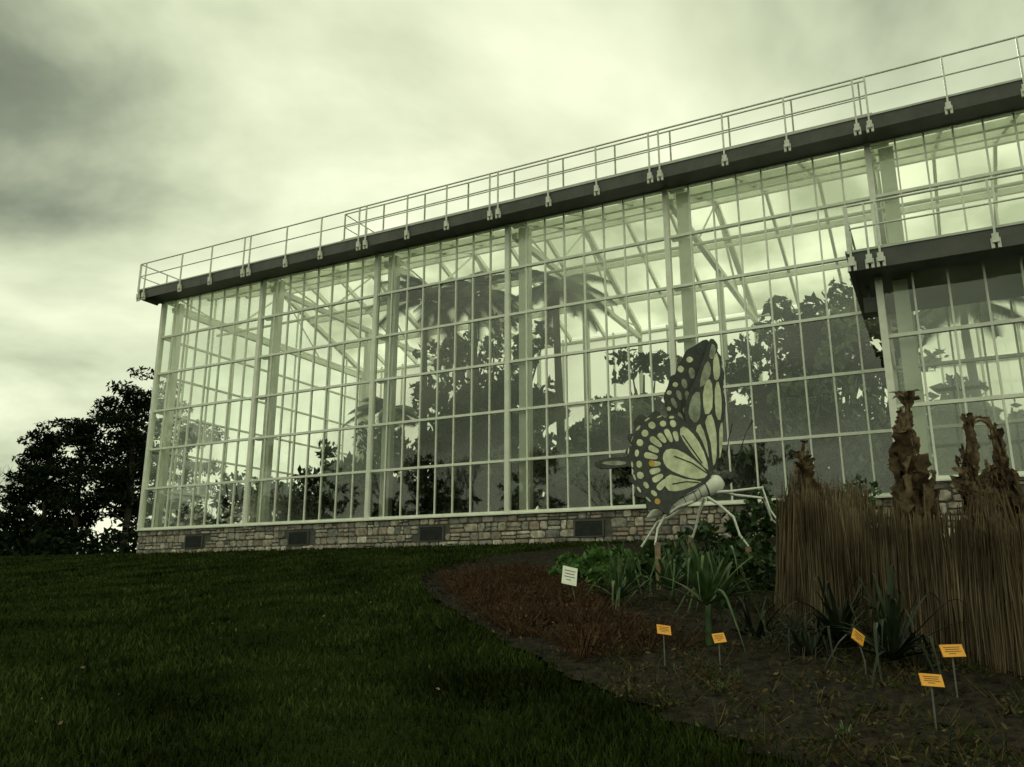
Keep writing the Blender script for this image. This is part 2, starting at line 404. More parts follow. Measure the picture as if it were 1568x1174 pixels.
# ------------------------------------------------------------------ background trees
pine_l=island('pine_needles',[(.005,.010,.005),(.012,.020,.010),(.020,.028,.014)],.7,.0,matte=True)
def pine(name,x,y,h,cr,n=3200,base=1.2,low=.35,ls=.42):
    mb=MB()
    pts=[(x,y,base-1),(x+.2,y,base+h*.4),(x-.15,y,base+h*.75),(x,y,base+h*.97)]
    mb.tube(pts,[h*.022,h*.017,h*.01,.03],7,1)
    nc=24
    for i in range(nc):
        t=low+(1-low)*(i+.5)/nc; az=random.uniform(0,6.28); rr=cr*(1-.6*((t-low)/(1-low))**1.5)*random.uniform(.35,1)
        cx,cy,cz=x+math.cos(az)*rr,y+math.sin(az)*rr,base+h*t+random.uniform(-.3,.5)
        mb.tube([(x,y,base+h*(t-.07)),((x+cx)/2,(y+cy)/2,cz-.3),(cx,cy,cz)],[.1,.07,.02],5,1)
        for q in range(4):
            o=R.normal(size=3)*cr*.24
            leaves(mb,ell(n//nc//4,(cx+o[0],cy+o[1],cz+o[2]*.5),(cr*.34,cr*.34,cr*.14)),ls,.34,0,-.2)
    leaves(mb,ell(n//16,(x,y,base+h*.95),(cr*.32,cr*.32,h*.06)),ls,.3,0,-.2)
    return mb.build(name,[pine_l,bark])
pine('pine_tree',-30.6,65,14.3,3.7,10500,low=.28)
pine('pine_tree',-35.2,66,11.8,2.7,7200,low=.18)
pine('pine_tree',-38.4,67,11.0,2.6,7200,low=.12)
pine('pine_tree',-33,70,11.2,3.0,6200,low=.2)
pine('pine_tree',-28.2,70,12.5,2.9,6200,low=.2)
pine('pine_tree',-41.5,70,8.0,2.6,5200,low=.1)
def bare(name,x,y,h,base=1.2,lv=5):
    mb=MB()
    def br(p,d,l,r,k):
        q=p+d*l; mid=p+d*l*.5+Vector((random.uniform(-1,1),random.uniform(-1,1),0))*l*.05
        mb.tube([p,mid,q],[r,r*.85,r*.7],4 if k<3 else 6,0,True,False)
        if k==0: return
        for _ in range(random.choice([2,3,3])):
            nd=(d+Vector((random.uniform(-1,1),random.uniform(-1,1),random.uniform(-.2,.6)))*.65).normalized()
            br(q,nd,l*random.uniform(.6,.82),r*.62,k-1)
    br(Vector((x,y,base-1)),Vector((0,0,1)),h*.32,h*.016,lv)
    return mb.build(name,[bark])
bare('bare_tree',-43.5,66,10.0);bare('bare_tree',-25.5,66,7.5)
mb=MB()
for i in range(190):
    x=random.uniform(-75,-20); y=random.uniform(56,80); z=random.uniform(.8,4.8 if x<-38 else 3.8)
    leaves(mb,ell(150,(x,y,z),(2.0,1.6,1.6)),.5,.5,0)
mb.build('distant_hedge',[pine_l])
# park trees left of the viewer (the glass wall mirrors them)
for (x,y,h) in ((-44,36,12),(-48,22,14),(-42,10,13),(-46,0,15),(-40,-14,15)):
    bare('bare_tree',x,y,h,-.5,6)
for (x,y,h) in ((-52,30,14),(-56,14,15),(-52,2,13),(-50,-10,15),(-46,-22,15),(-36,-30,15)):
    pine('pine_tree',x,y,h,4.2,2600,-1.0,.12,.9)
mb=MB()
for i in range(130):
    t=random.random(); y=44-80*t; x=-56+18*max(0,t-.6)/.4+random.uniform(-4,4)
    leaves(mb,ell(60,(x,y,-.8+random.uniform(0,7.5)),(2.6,2.6,2.4)),1.3,.6,0)
mb.build('distant_hedge',[pine_l])
# ------------------------------------------------------------------ ground
xs=list(-np.geomspace(30,900,22)[::-1])+list(np.arange(-29.5,30,.5))+list(np.geomspace(30,900,22))
ys=list(-np.geomspace(5,900,20)[::-1])+list(np.arange(-4.5,50,.5))+list(np.geomspace(50,900,22))
V=[(x,y,H(x,y)+.015*math.sin(x*1.7+y*.6)+.012*math.sin(y*2.3-x)) for y in ys for x in xs]
nx=len(xs); F=[(j*nx+i,j*nx+i+1,(j+1)*nx+i+1,(j+1)*nx+i) for j in range(len(ys)-1) for i in range(nx-1)]
m,nt,out=newmat('lawn_grass'); L=nt.links.new
tc=N(nt,'ShaderNodeTexCoord'); n1=N(nt,'ShaderNodeTexNoise',Scale=.6,Detail=6.0,Roughness=.7); n2=N(nt,'ShaderNodeTexNoise',Scale=45,Detail=3.0,Roughness=.7)
L(tc.outputs['Object'],n1.inputs['Vector']);L(tc.outputs['Object'],n2.inputs['Vector'])
ad=N(nt,'ShaderNodeMath',operation='MULTIPLY_ADD'); L(n2.outputs['Fac'],ad.inputs[0]); ad.inputs[1].default_value=.6; 
m5=N(nt,'ShaderNodeMath',operation='MULTIPLY'); L(n1.outputs['Fac'],m5.inputs[0]); m5.inputs[1].default_value=.5; L(m5.outputs[0],ad.inputs[2])
r=ramp(nt,[(.35,(.006,.010,.003)),(.55,(.017,.026,.007)),(.75,(.040,.050,.015))]); L(ad.outputs[0],r.inputs['Fac'])
b=N(nt,'ShaderNodeBsdfDiffuse'); L(r.outputs[0],b.inputs['Color'])
bp=N(nt,'ShaderNodeBump',Strength=.8,Distance=.04); L(n2.outputs['Fac'],bp.inputs['Height']); L(bp.outputs['Normal'],b.inputs['Normal']); L(b.outputs[0],out.inputs[0])
lawn=m
g=MB(); g.add(V,F,0,True); g.build('lawn',[lawn])
# ------------------------------------------------------------------ garden bed
lower=[(-1.75,16.9),(-1.66,15.6),(-1.45,14.2),(-1.15,12.9),(-.53,10.7),(.05,8.5),(.45,7.3),(.67,6.55),(1.1,5.56),(1.45,4.8),(1.8,4.0),(2.2,2.6),(2.8,.5)]
upper=[(-1.70,17.2),(-1.4,18.9),(-.3,21.8),(2.0,23.7),(4.6,25.0),(7.5,23.7),(10.5,21.0),(14,16.5),(14,13),(14,9),(14,6),(14,3),(14,.5)]
def interp(c,n):
    c=np.array(c);d=np.r_[0,np.cumsum(np.linalg.norm(np.diff(c,axis=0),axis=1))];t=np.linspace(0,d[-1],n)
    return np.stack([np.interp(t,d,c[:,0]),np.interp(t,d,c[:,1])],1)
def interp_i(c,n):
    c=np.array(c);t=np.linspace(0,len(c)-1,n);k=np.arange(len(c)); return np.stack([np.interp(t,k,c[:,0]),np.interp(t,k,c[:,1])],1)
LO=interp_i(lower,200);UP=interp_i(upper,200)
LO[:,0]+=np.convolve(R.normal(size=200)*.06,np.ones(4)/4,'same')
V=[];nm=90
for i in range(200):
    for j in range(nm):
        t=(j/(nm-1))**1.5; p=LO[i]*(1-t)+UP[i]*t
        e=min(1,min(t,1-t)*14)
        p=p+R.normal(size=2)*.02
        V.append((p[0],p[1],H(p[0],p[1])+.020+e*(.03+.05*R.rand())))
F=[(i*nm+j,(i+1)*nm+j,(i+1)*nm+j+1,i*nm+j+1) for i in range(199) for j in range(nm-1)]
soil=noisy('soil',(.008,.0065,.005),(.034,.027,.019),9,.95,bump=1.0,bscale=35,spec=.1)
g=MB(); g.add(V,F,0,True); g.build('garden_bed',[soil])
bedpoly=np.concatenate([LO,UP[::-1]])
def inbed(P):
    x,y=P[:,0],P[:,1]; ins=np.zeros(len(P),bool); n=len(bedpoly); j=n-1
    for i in range(n):
        xi,yi=bedpoly[i];xj,yj=bedpoly[j]
        c=((yi>y)!=(yj>y))&(x<(xj-xi)*(y-yi)/(yj-yi+1e-12)+xi); ins^=c; j=i
    return ins
Hv=np.vectorize(H)
n=190000
yy=3.2+42*R.rand(n)**2.3; xx=(-.68+1.12*R.rand(n))*yy
P=np.stack([xx,yy],1)
off=np.stack([-R.exponential(.09,n),np.zeros(n)],1)
P=P[~inbed(P+off)|(R.rand(len(P))<.03)]
q=(P[:,0]-P0.x)*EY-(P[:,1]-P0.y)*EX; sl_=(P[:,0]-P0.x)*EX+(P[:,1]-P0.y)*EY; P=P[(q>.1)|(sl_<-19)]
z=Hv(P[:,0],P[:,1]); k=len(P); az=R.rand(k)*6.28; w=(.004+.0009*P[:,1]); h=(.025+.05*R.rand(k))*(1+P[:,1]*.012); ln=R.normal(size=(k,2))*.025
A=np.stack([P[:,0]-np.cos(az)*w,P[:,1]-np.sin(az)*w,z-.01],1);B=np.stack([P[:,0]+np.cos(az)*w,P[:,1]+np.sin(az)*w,z-.01],1);C=np.stack([P[:,0]+ln[:,0],P[:,1]+ln[:,1],z+h],1)
g=MB(); g.add(np.stack([A,B,C],1).reshape(-1,3),np.arange(3*k).reshape(-1,3))
grassm=island('grass_blades',[(.009,.015,.004),(.022,.036,.009),(.050,.064,.018),(.014,.024,.007)],.8,0,nscale=.8,nmix=.6,det=2.0,matte=True)
g.build('grass_blades',[grassm])
litter=island('fallen_leaves',[(.08,.06,.03),(.16,.12,.06),(.05,.035,.02)],.8)
g=MB(); n=170; yy=5+18*R.rand(n); xx=(-.55+1.1*R.rand(n))*yy
c=np.stack([xx,yy,Hv(xx,yy)+.045],1); leaves(g,c,.045,.6); g.build('fallen_leaves',[litter])
# ------------------------------------------------------------------ bed plants
heath=island('heather_twigs',[(.035,.018,.014),(.09,.042,.03),(.06,.045,.022),(.11,.07,.04),(.025,.018,.012)],.8,0,matte=True)
g=MB()
for i in range(340):
    t=random.random(); y=7.6+ (16-7.6)*t; x=random.uniform(-.2,1.6)-(y-8)*.14
    if not inbed(np.array([[x-.15,y]]))[0]: continue
    z=H(x,y); hh=random.uniform(.10,.3)
    leaves(g,ell(40,(x,y,z+hh*.6),(.26,.26,hh*.7)),.045,.4)
    for k in range(18):
        a=random.uniform(0,6.28); r=random.uniform(.1,.3)
        g.tube([(x,y,z),(x+math.cos(a)*r*.6,y+math.sin(a)*r*.6,z+hh*.7),(x+math.cos(a)*r,y+math.sin(a)*r,z+hh*1.1)],[.005,.004,.002],3,0,False,False)
g.build('heather_groundcover',[heath])
g=MB()
for i in range(680):
    y=3.8+11*random.random()**1.3; x=random.uniform(.1,.62)*y
    if not inbed(np.array([[x,y]]))[0]: continue
    z=H(x,y)+.05
    for k in range(7):
        a=random.uniform(0,6.28); r=random.uniform(.05,.18);hh=random.uniform(.02,.15)
        g.tube([(x,y,z),(x+math.cos(a)*r,y+math.sin(a)*r,z+hh)],[.003,.0015],3,0,False,False)
    leaves(g,ell(16,(x,y,z+.03),(.2,.2,.05)),.045,.4)
g.build('dry_twigs',[island('dry_twig',[(.03,.022,.015),(.09,.065,.03),(.045,.055,.018),(.02,.035,.012),(.14,.105,.055)],.8,0,matte=True)])
green=island('perennial_leaf',[(.03,.075,.015),(.06,.14,.028),(.11,.20,.045),(.04,.09,.02)],.5,.25)
dgreen=island('shrub_leaf',[(.018,.040,.012),(.035,.07,.02),(.06,.10,.032)],.5,.2)
def bush(name,x,y,r,h,n,size,mat):
    g=MB(); z=H(x,y)
    for k in range(11):
        a=random.uniform(0,6.28); rr=r*random.uniform(.2,1.1); hh=h*random.uniform(.3,.95)
        cx,cy=x+math.cos(a)*rr,y+math.sin(a)*rr
        g.tube([(x,y,z),(cx,cy,z+hh)],[.012,.006],4,0)
        leaves(g,ell(n//11,(cx,cy,z+hh),(r*.34,r*.34,h*.18)),size,.6,0)
    return g.build(name,[mat])
for (x,y,r,h,n) in ((1.0,14.2,.40,.45,300),(1.5,14.8,.45,.5,330),(1.9,14.2,.35,.45,240),(1.3,13.0,.3,.35,200),(1.8,16.3,.4,.45,200)): bush('hellebore',x,y,r,h,n,.14,green)
for (x,y,r,h,n) in ((2.8,14.3,.5,.6,300),(3.3,14.0,.6,.85,420),(4.0,13.4,.6,1.15,560),(4.5,12.8,.6,1.3,560),(3.8,12.4,.5,.8,320),(2.3,13.0,.4,.4,250),(3.0,12.9,.45,.5,300),(3.4,11.5,.4,.5,280),(5.6,14.2,.9,1.4,600)): bush('garden_shrub',x,y,r,h,n,.15,dgreen)
strapm=island('strap_leaf',[(.03,.06,.02),(.07,.12,.04),(.045,.085,.028),(.12,.16,.07)],.5,.15,nmix=.45)
strapd=island('dark_strap_leaf',[(.010,.018,.008),(.022,.034,.016),(.034,.048,.022)],.5,.1,spec=.25)
def strap(name,x,y,n,ln,wd,mat,stem=0,droop=1.0):
    g=MB(); z=H(x,y)
    if stem: g.tube([(x,y,z-.05),(x+.02,y,z+stem)],[.04,.03],7,0)
    z+=stem
    for i in range(n):
        az=random.uniform(0,6.28); el=random.uniform(.3,1.45); l=ln*random.uniform(.55,1.1); V=[];K=12
        dr=droop*random.uniform(.4,1.1)*(1.4-el*.7); kink=random.uniform(.4,.95); kz=random.uniform(.6,1.8); caz=random.uniform(-.5,.5)
        for k in range(K):
            t=k/(K-1); r=l*t*math.cos(el); zz=l*(t*math.sin(el)-dr*.55*t*t*t-max(0,t-kink)*kz)
            w=wd*(.55+.45*math.sin(math.pi*min(1,t*1.3+.2)))*(1-t**3)+.001
            aa=az+caz*t
            px,py=x+math.cos(aa)*r,y+math.sin(aa)*r
            V+=[(px-math.sin(aa)*w,py+math.cos(aa)*w,z+zz+w*.5),(px,py,z+zz),(px+math.sin(aa)*w,py-math.cos(aa)*w,z+zz+w*.5)]
        F=[]
        for k in range(K-1):
            F+=[(k*3,k*3+1,k*3+4,k*3+3),(k*3+1,k*3+2,k*3+5,k*3+4)]
        V=np.array(V); V[:,2]=np.maximum(V[:,2],[H(a,b)+.04 for a,b in V[:,:2]])
        g.add(V,F,0,True)
    return g.build(name,[mat])
strap('yucca_plant',1.80,7.8,34,1.1,.030,strapm,.42,.8)
strap('yucca_plant',1.35,10.7,34,.95,.026,strapm,.15)
strap('yucca_plant',2.05,10.9,34,1.15,.03,strapm,.2,.7)
strap('yucca_plant',2.55,10.2,28,.9,.026,strapm,.15)
strap('yucca_plant',1.75,12.2,26,.9,.026,strapm,.15)
strap('kniphofia_plant',2.90,6.5,60,.95,.022,strapd,.12)
strap('kniphofia_plant',2.85,7.4,44,.9,.022,strapd,.1)
strap('kniphofia_plant',2.35,8.2,34,.85,.016,strapd,.0,1.4)
strap('kniphofia_plant',2.5,7.2,34,.8,.014,strapd,.0,1.5)
for (x,y) in ((1.3,6.9),(1.72,6.5),(.9,7.9),(1.5,6.2),(2.1,5.9),(1.9,5.0)): strap('grass_tuft',x,y,40,.2,.006,strapm,0)
# ------------------------------------------------------------------ reed fence
reedm=island('reed',[(.06,.044,.028),(.15,.112,.07),(.10,.075,.046),(.23,.18,.115),(.035,.026,.018)],.85,nmix=.55,nscale=1.5,det=3.0,matte=True)
wirem=noisy('fence_wire',(.05,.04,.03),(.08,.07,.05),10,.6)
path=[(4.9,11.6),(3.7,10.6),(3.08,9.85),(2.98,9.5),(3.0,9.1),(3.10,7.9),(3.30,7.05),(3.39,6.41),(3.54,5.9),(3.85,5.3),(4.4,4.7)]
pp=interp(path,1250)
g=MB()
for layer in range(2):
    for i,(x,y) in enumerate(pp):
        x+=R.normal()*.014+layer*.025; y+=R.normal()*.014; z=H(x,y)
        u=i/1250
        h=1.34+R.normal()*.05+.05*math.sin(i*.013)+.04*math.sin(i*.05)-.30*max(0,u-.35)/.65
        if R.rand()<.10: h+=R.rand()*.22
        if R.rand()<.1: h-=R.rand()*.3
        lean=.20 if .2<u<.45 else .08
        lx,ly=R.normal()*.05+ lean,R.normal()*.05
        r=.0033+.0025*R.rand()
        g.tube([(x,y,z-.03),(x+lx*.5+R.normal()*.01,y+ly*.5,z+h*.5),(x+lx,y+ly,z+h)],[r,r,r*.6],4,0,False,False)
for zz in (.3,.95):
    g.tube([(x-.012+.1*zz,y-.012,H(x,y)+zz+.01*math.sin(i)) for i,(x,y) in enumerate(pp[::12])],.002,4,1)
g.build('reed_fence',[reedm,wirem])
def bundle(x,y,zt,r0,n):
    g=MB(); z=H(x,y)
    for i in range(n):
        a=random.uniform(0,6.28); rb=r0*random.uniform(.6,1.05); rt=r0*random.uniform(.08,.5); h=(zt-z)*random.uniform(.72,1.0); a2=a+random.gauss(0,.25)
        r=random.uniform(.0035,.006)
        g.tube([(x+math.cos(a)*rb,y+math.sin(a)*rb,z+.1),(x+math.cos(a)*(rb*.6+rt*.4),y+math.sin(a)*(rb*.6+rt*.4),z+h*.55),(x+math.cos(a2)*rt,y+math.sin(a2)*rt,z+h)],[r,r,r*.5],4,0,False,False)
    return g.build('reed_bundle',[reedm])
bundle(3.36,9.35,1.30,.36,360); bundle(3.78,7.7,.98,.36,300); bundle(4.0,6.9,.80,.36,300); bundle(3.62,8.6,1.02,.3,200)
deadm=island('dead_leaf',[(.08,.055,.034),(.20,.145,.09),(.12,.085,.05),(.33,.25,.16)],.85,.3,bump=.8,bscale=18,nmix=.7,nscale=9,det=3.0,spec=.1)
def dead(name,x,y,zb,zt,n,seed,fat=1.0,hook=0):
    rr=random.Random(seed); g=MB()
    ax=lambda t:(x+.06*math.sin(t*5+seed)*fat,y+.04*math.cos(t*4+seed),zb-.1+(zt-zb+.1)*t)
    for i in range(n):
        t0=rr.uniform(.0,.92)**1.1; a=rr.uniform(0,6.28); up=rr.random()<.35
        L_=(zt-zb)*rr.uniform(.2,.5)*(1.1-.5*t0); K=13; w0=rr.uniform(.016,.058)*(1.3-.7*t0)*fat; tw=rr.uniform(-4,4); c=ax(t0); V=[]; out=rr.uniform(.03,.13)*fat*(1.2-.7*t0)
        for k in range(K):
            t=k/(K-1)
            if up: px=c[0]+math.cos(a)*out*math.sin(t*2.6); py=c[1]+math.sin(a)*out*math.sin(t*2.6); zz=c[2]+L_*math.sin(t*2.2)*.75
            else: px=c[0]+math.cos(a)*(out*math.sin(min(1,t*2)*1.57)); py=c[1]+math.sin(a)*(out*math.sin(min(1,t*2)*1.57)); zz=c[2]+.06*math.sin(min(1,t*3)*3.1)-L_*t**1.4
            w=w0*(.3+.9*math.sin(math.pi*t)**.7)*(1+.45*rr.uniform(-1,1)); an=a+1.57+tw*t+rr.uniform(-.3,.3)
            V+=[(px-math.cos(an)*w,py-math.sin(an)*w,zz+rr.uniform(-.02,.02)),(px+rr.uniform(-.02,.02),py+rr.uniform(-.02,.02),zz),(px+math.cos(an)*w,py+math.sin(an)*w,zz+rr.uniform(-.02,.02))]
        F=[]
        for k in range(K-1): F+=[(k*3,k*3+1,k*3+4,k*3+3),(k*3+1,k*3+2,k*3+5,k*3+4)]
        V=[(v[0],v[1],min(v[2],zt+.03)) for v in V]
        g.add(V,F,0,True)
    g.tube([(x,y,H(x,y)-.1),ax(0),ax(.3),ax(.6),ax(.85),ax(1)],[.07,.06,.045,.035,.025,.012],8,0)
    if hook:
        c=ax(.97); P=[(c[0]+hook*.08*(1-math.cos(q)),c[1],c[2]-.04+.07*math.sin(q)) for q in np.linspace(0,2.6,7)]
        g.tube(P,[.018,.020,.018,.016,.014,.010,.004],6,0)
    return g.build(name,[deadm])
dead('dead_banana_plant',3.40,9.3,.75,1.60,40,1,1.0,0)
dead('dead_banana_plant',3.78,7.6,.40,1.80,80,2,1.2,-1)
dead('dead_banana_plant',4.10,7.2,.35,1.50,60,3,.95,1)
dead('dead_banana_plant',4.32,7.15,.35,1.44,60,6,.95,-1)
dead('dead_banana_plant',4.02,6.9,.40,1.05,36,4,1.1,0)
# ------------------------------------------------------------------ plant labels
orange=noisy('orange_label',(.80,.34,.03),(.88,.42,.05),10,.5); whitel=noisy('white_label',(.7,.72,.62),(.8,.82,.72),10,.5); ink=noisy('label_print',(.05,.04,.03),(.09,.07,.05),10,.7)
def label(name,x,y,zc,w,h,mat,roll=0,yaw=0,lean=0):
    z=H(x,y); e=empty(name,(x,y,z),yaw)
    g=MB(); g.tube([(0,.012,-.1),(0,.012,zc*.5),(lean,.012,zc)],.006,6); g.build('stake',[stakem],e)
    g=MB(); g.box((-w/2,-.004,-h/2),(w/2,.004,h/2),0)
    for k in range(4):
        ww=w*(.36-.05*k*(k%2)); zc_=h*(.27-.17*k); g.box((-ww,-.0062,zc_-h*.018),(ww*(.5 if k==3 else 1),-.0048,zc_+h*.018),1)
    p=g.build('plate',[mat,ink],e); p.location=(lean,0,zc); p.rotation_euler=(math.radians(-32),math.radians(roll),0)
label('plant_label',.78,10.45,.50,.19,.26,whitel,12,.1,-.06)
label('plant_label',1.27,7.09,.34,.12,.085,orange,8,.15)
label('plant_label',1.645,6.75,.31,.10,.08,orange,-6,.1)
label('plant_label',2.60,6.29,.34,.10,.10,orange,38,.1,-.04)
label('plant_label',2.84,5.50,.37,.14,.085,orange,-2,-.1)
label('plant_label',2.39,4.90,.34,.125,.075,orange,4,-.05)
# ------------------------------------------------------------------ butterfly
woodm=noisy('stake_wood',(.13,.09,.05),(.26,.19,.12),12,.8,bump=.3)
blackm=noisy('wing_black',(.010,.014,.010),(.04,.048,.036),9,.45,bump=.2)
palem=noisy('wing_cream',(.42,.46,.28),(.80,.83,.58),4,.5,bump=.2,bscale=25)
greym=noisy('wing_grey_green',(.18,.21,.15),(.38,.42,.31),6,.5,bump=.2,bscale=25)
orangem=noisy('wing_orange',(.5,.30,.04),(.62,.38,.06),6,.5)
bodym=noisy('body_white',(.60,.63,.54),(.84,.86,.77),6,.35,bump=.1)
BO=Vector((2.80,12.5,1.37)); bf=empty('butterfly_sculpture',tuple(BO),0)
def lp(px,py): return ((px-1055)/100.0,(760-py)/97.0)
def crom(o,steps=(0,.33,.66)):
    n=len(o); ro=[]
    for i in range(n):
        p0,p1,p2,p3=[np.array(o[(i+d)%n]) for d in (-1,0,1,2)]
        for t in steps:
            ro.append(.5*((2*p1)+(-p0+p2)*t+(2*p0-5*p1+4*p2-p3)*t*t+(-p0+3*p1-3*p2+p3)*t**3))
    return ro
def wing(name,outline,root,cells,yoff,yaw,orange_spots=(),tilt=0,veins=(),polys=(),pc=None):
    rt=lp(*root); ctr=lp(*(pc or root)); ro=crom([lp(*p) for p in outline]); n=len(ro)
    def place(p,y): return (p[0],y,p[1])
    g=MB()
    V=[place(p,-.008) for p in ro]+[place(p,.008) for p in ro]
    g.add(V,[tuple(range(n))],0); g.add(V,[tuple(range(2*n-1,n-1,-1))],0)
    g.add(V,[(i,i+n,(i+1)%n+n,(i+1)%n) for i in range(n)],0)
    g.tube([place(p,0) for p in ro]+[place(ro[0],0)],.010,5,0)
    def Rad(a):
        best=.05; d=(math.cos(a),math.sin(a))
        for i in range(n):
            p=ro[i]-np.array(ctr); q=ro[(i+1)%n]-np.array(ctr); e=q-p; den=d[0]*e[1]-d[1]*e[0]
            if abs(den)<1e-9: continue
            t=(p[0]*e[1]-p[1]*e[0])/den; u=(p[0]*d[1]-p[1]*d[0])/den
            if t>0 and 0<=u<=1: best=max(best,t)
        return best
    for (a0,a1,nc,rings,off) in cells:
        a0,a1=math.radians(a0),math.radians(a1)
        for i in range(nc):
            am=a0+(a1-a0)*(i+.5)/nc; hw=(a1-a0)/nc*.5; rm_=min(Rad(am),Rad(am-hw*.5)*1.06,Rad(am+hw*.5)*1.06)
            for (r0,r1,fill,mi,ex) in rings:
                r0j=r0+random.uniform(-.02,.02)+off*(i%2); r1j=min(.975,r1+random.uniform(-.04,.02)+off*(i%2))
                for sgn in (-1,1):
                    VV=[];K=13
                    for k in range(K):
                        t=k/(K-1); r=rm_*(r0j+(r1j-r0j)*t); w=max(.04,math.sin(math.pi*t)**ex)*hw*fill if 0<t<1 else hw*.25
                        for s_ in (-1,1):
                            a=am+s_*w; p=(ctr[0]+math.cos(a)*r,ctr[1]+math.sin(a)*r); VV.append(place(p,sgn*.0125))
                    g.add(VV,[(2*k,2*k+1,2*k+3,2*k+2) for k in range(K-1)],mi)
    for pl,mi in polys:
        q=crom([lp(*p) for p in pl],(0,.5))
        for sgn in (-1,1): g.add([place(p,sgn*.0128) for p in q],[tuple(range(len(q)))],mi)
    for (px,py,r) in orange_spots:
        c=lp(px,py)
        for sgn in (-1,1):
            g.add([place((c[0]+r*math.cos(k*.628),c[1]+r*math.sin(k*.628)),sgn*.0155) for k in range(10)],[tuple(range(10))],2)
    for vv in veins:
        g.tube([place(lp(*p),-.016) for p in vv],.010,5,0)
    ob=g.build(name,[blackm,palem,orangem,greym],bf)
    M=Matrix.Translation((rt[0],yoff,rt[1]))@Matrix.Rotation(math.radians(yaw),4,'Z')@Matrix.Rotation(math.radians(tilt),4,'X')@Matrix.Translation((-rt[0],0,-rt[1]))
    ob.matrix_local=M
    return ob
hind=[(1080,732),(1076,705),(1064,672),(1044,652),(1026,640),(1012,648),(998,637),(984,648),(974,643),(962,656),(966,669),(951,678),(957,691),(947,700),(951,709),(930,710),(908,714),(898,721),(908,727),(930,725),(951,723),(959,731),(949,744),(962,753),(956,766),(974,770),(975,785),(992,784),(1006,793),(1014,778),(1040,760),(1066,746)]
wing('hindwing',hind,(1082,738),[(92,232,10,[(.42,.66,.78,1,.2),(.74,.86,.64,1,.35),(.915,.97,.5,1,.5)],.02)],-.12,8,[(986,718,.05),(991,774,.045)],-4,
  [[(1076,733),(1050,716),(1022,706)],[(1066,716),(1050,692),(1038,674)],[(1058,745),(1038,744),(1016,748)]],
  [([(1074,732),(1052,710),(1028,696),(1010,697),(1004,710),(1010,724),(1030,734),(1056,740)],1),
   ([(1075,726),(1070,698),(1056,672),(1040,660),(1034,672),(1046,694),(1060,712)],1),
   ([(1062,744),(1036,740),(1014,734),(1004,744),(1010,758),(1034,756)],1),
   ([(944,716),(925,715),(908,719),(925,722),(944,720)],3)],(1034,716))
foreA=[(1076,722),(1058,700),(1042,672),(1026,640),(1018,610),(1026,590),(1030,576),(1038,572),(1042,558),(1050,548),(1058,534),(1070,528),(1090,518),(1096,540),(1092,600),(1086,660)]
wing('forewing_far',foreA,(1080,730),[(93,131,7,[(.20,.50,.66,3,.2),(.55,.71,.66,3,.25),(.76,.86,.6,3,.35),(.90,.965,.6,1,.5)],.02)],.10,-8,[],0)
foreB=[(1078,728),(1066,700),(1052,665),(1044,640),(1052,612),(1068,580),(1082,548),(1094,520),(1104,530),(1103,540),(1109,550),(1107,562),(1112,575),(1108,600),(1111,622),(1106,650),(1100,685),(1090,715)]
wing('forewing_near',foreB,(1082,736),[],-.04,6,[],0,[],
  [([(1078,718),(1068,696),(1060,668),(1068,655),(1077,682)],1),([(1085,718),(1083,684),(1076,652),(1087,640),(1093,668),(1091,704)],1),
   ([(1057,652),(1050,638),(1058,612),(1070,606),(1069,640),(1063,652)],3),([(1077,640),(1075,610),(1083,586),(1091,592),(1089,630)],1),
   ([(1094,640),(1095,600),(1102,588),(1105,618),(1101,648)],1),([(1071,598),(1076,574),(1086,556),(1091,568),(1085,586)],3),
   ([(1095,584),(1095,556),(1102,542),(1106,568),(1102,584)],1),([(1089,548),(1095,528),(1101,536),(1095,552)],3),
   ([(1096,706),(1098,664),(1104,652),(1103,678),(1099,698)],1)])
g=MB()
ax=[(981,795,.02),(988,791,.055),(1002,785,.085),(1018,777,.105),(1036,769,.115),(1052,762,.112),(1060,757,.10),(1066,754,.12),(1080,748,.15),(1092,743,.13),(1097,740,.09)]
g.tube([(lp(a,b)[0],-.02,lp(a,b)[1]) for a,b,_ in ax],[r for *_,r in ax],14,0)
for i,(a,b,r) in enumerate(ax[2:7]):
    p=lp(a,b); q=lp(a+.8,b-.35)
    g.tube([(p[0],-.02,p[1]),(q[0],-.02,q[1])],r+.004,14,1)
p=lp(1070,752);q=lp(1072,751.2); g.tube([(p[0],-.02,p[1]),(q[0],-.02,q[1])],.136,14,1)
hd=[(1094,741,.07),(1098,739,.10),(1104,736,.115),(1110,733,.10),(1114,731,.05)]
g.tube([(lp(a,b)[0],-.02,lp(a,b)[1]) for a,b,_ in hd],[r for *_,r in hd],14,1)
for yo in (-.12,.08):
    c=lp(1107,737); g.tube([(c[0],yo-.03,c[1]),(c[0],yo,c[1]),(c[0],yo+.03,c[1])],[.03,.055,.03],12,1)
c=lp(1112,738); d=lp(1122,746); g.tube([(c[0],-.02,c[1]),(d[0],-.02,d[1])],[.015,.008],6,1)
g.tube([(lp(a,b)[0],-.13,lp(a,b)[1]+.02) for a,b in ((1000,783),(1030,770),(1056,758))],[.006]*3,5,1)
g.build('body',[bodym,blackm],bf)
g=MB()
for pts,yo in (([(1112,730),(1122,712),(1130,690),(1139,668),(1150,650)],-.06),([(1108,726),(1112,700),(1116,675),(1124,650)],.12)):
    g.tube([(lp(*p)[0],yo,lp(*p)[1]) for p in pts],[.012,.009,.008,.008,.018][:len(pts)],6,0)
g.build('antennae',[blackm],bf)
g=MB()
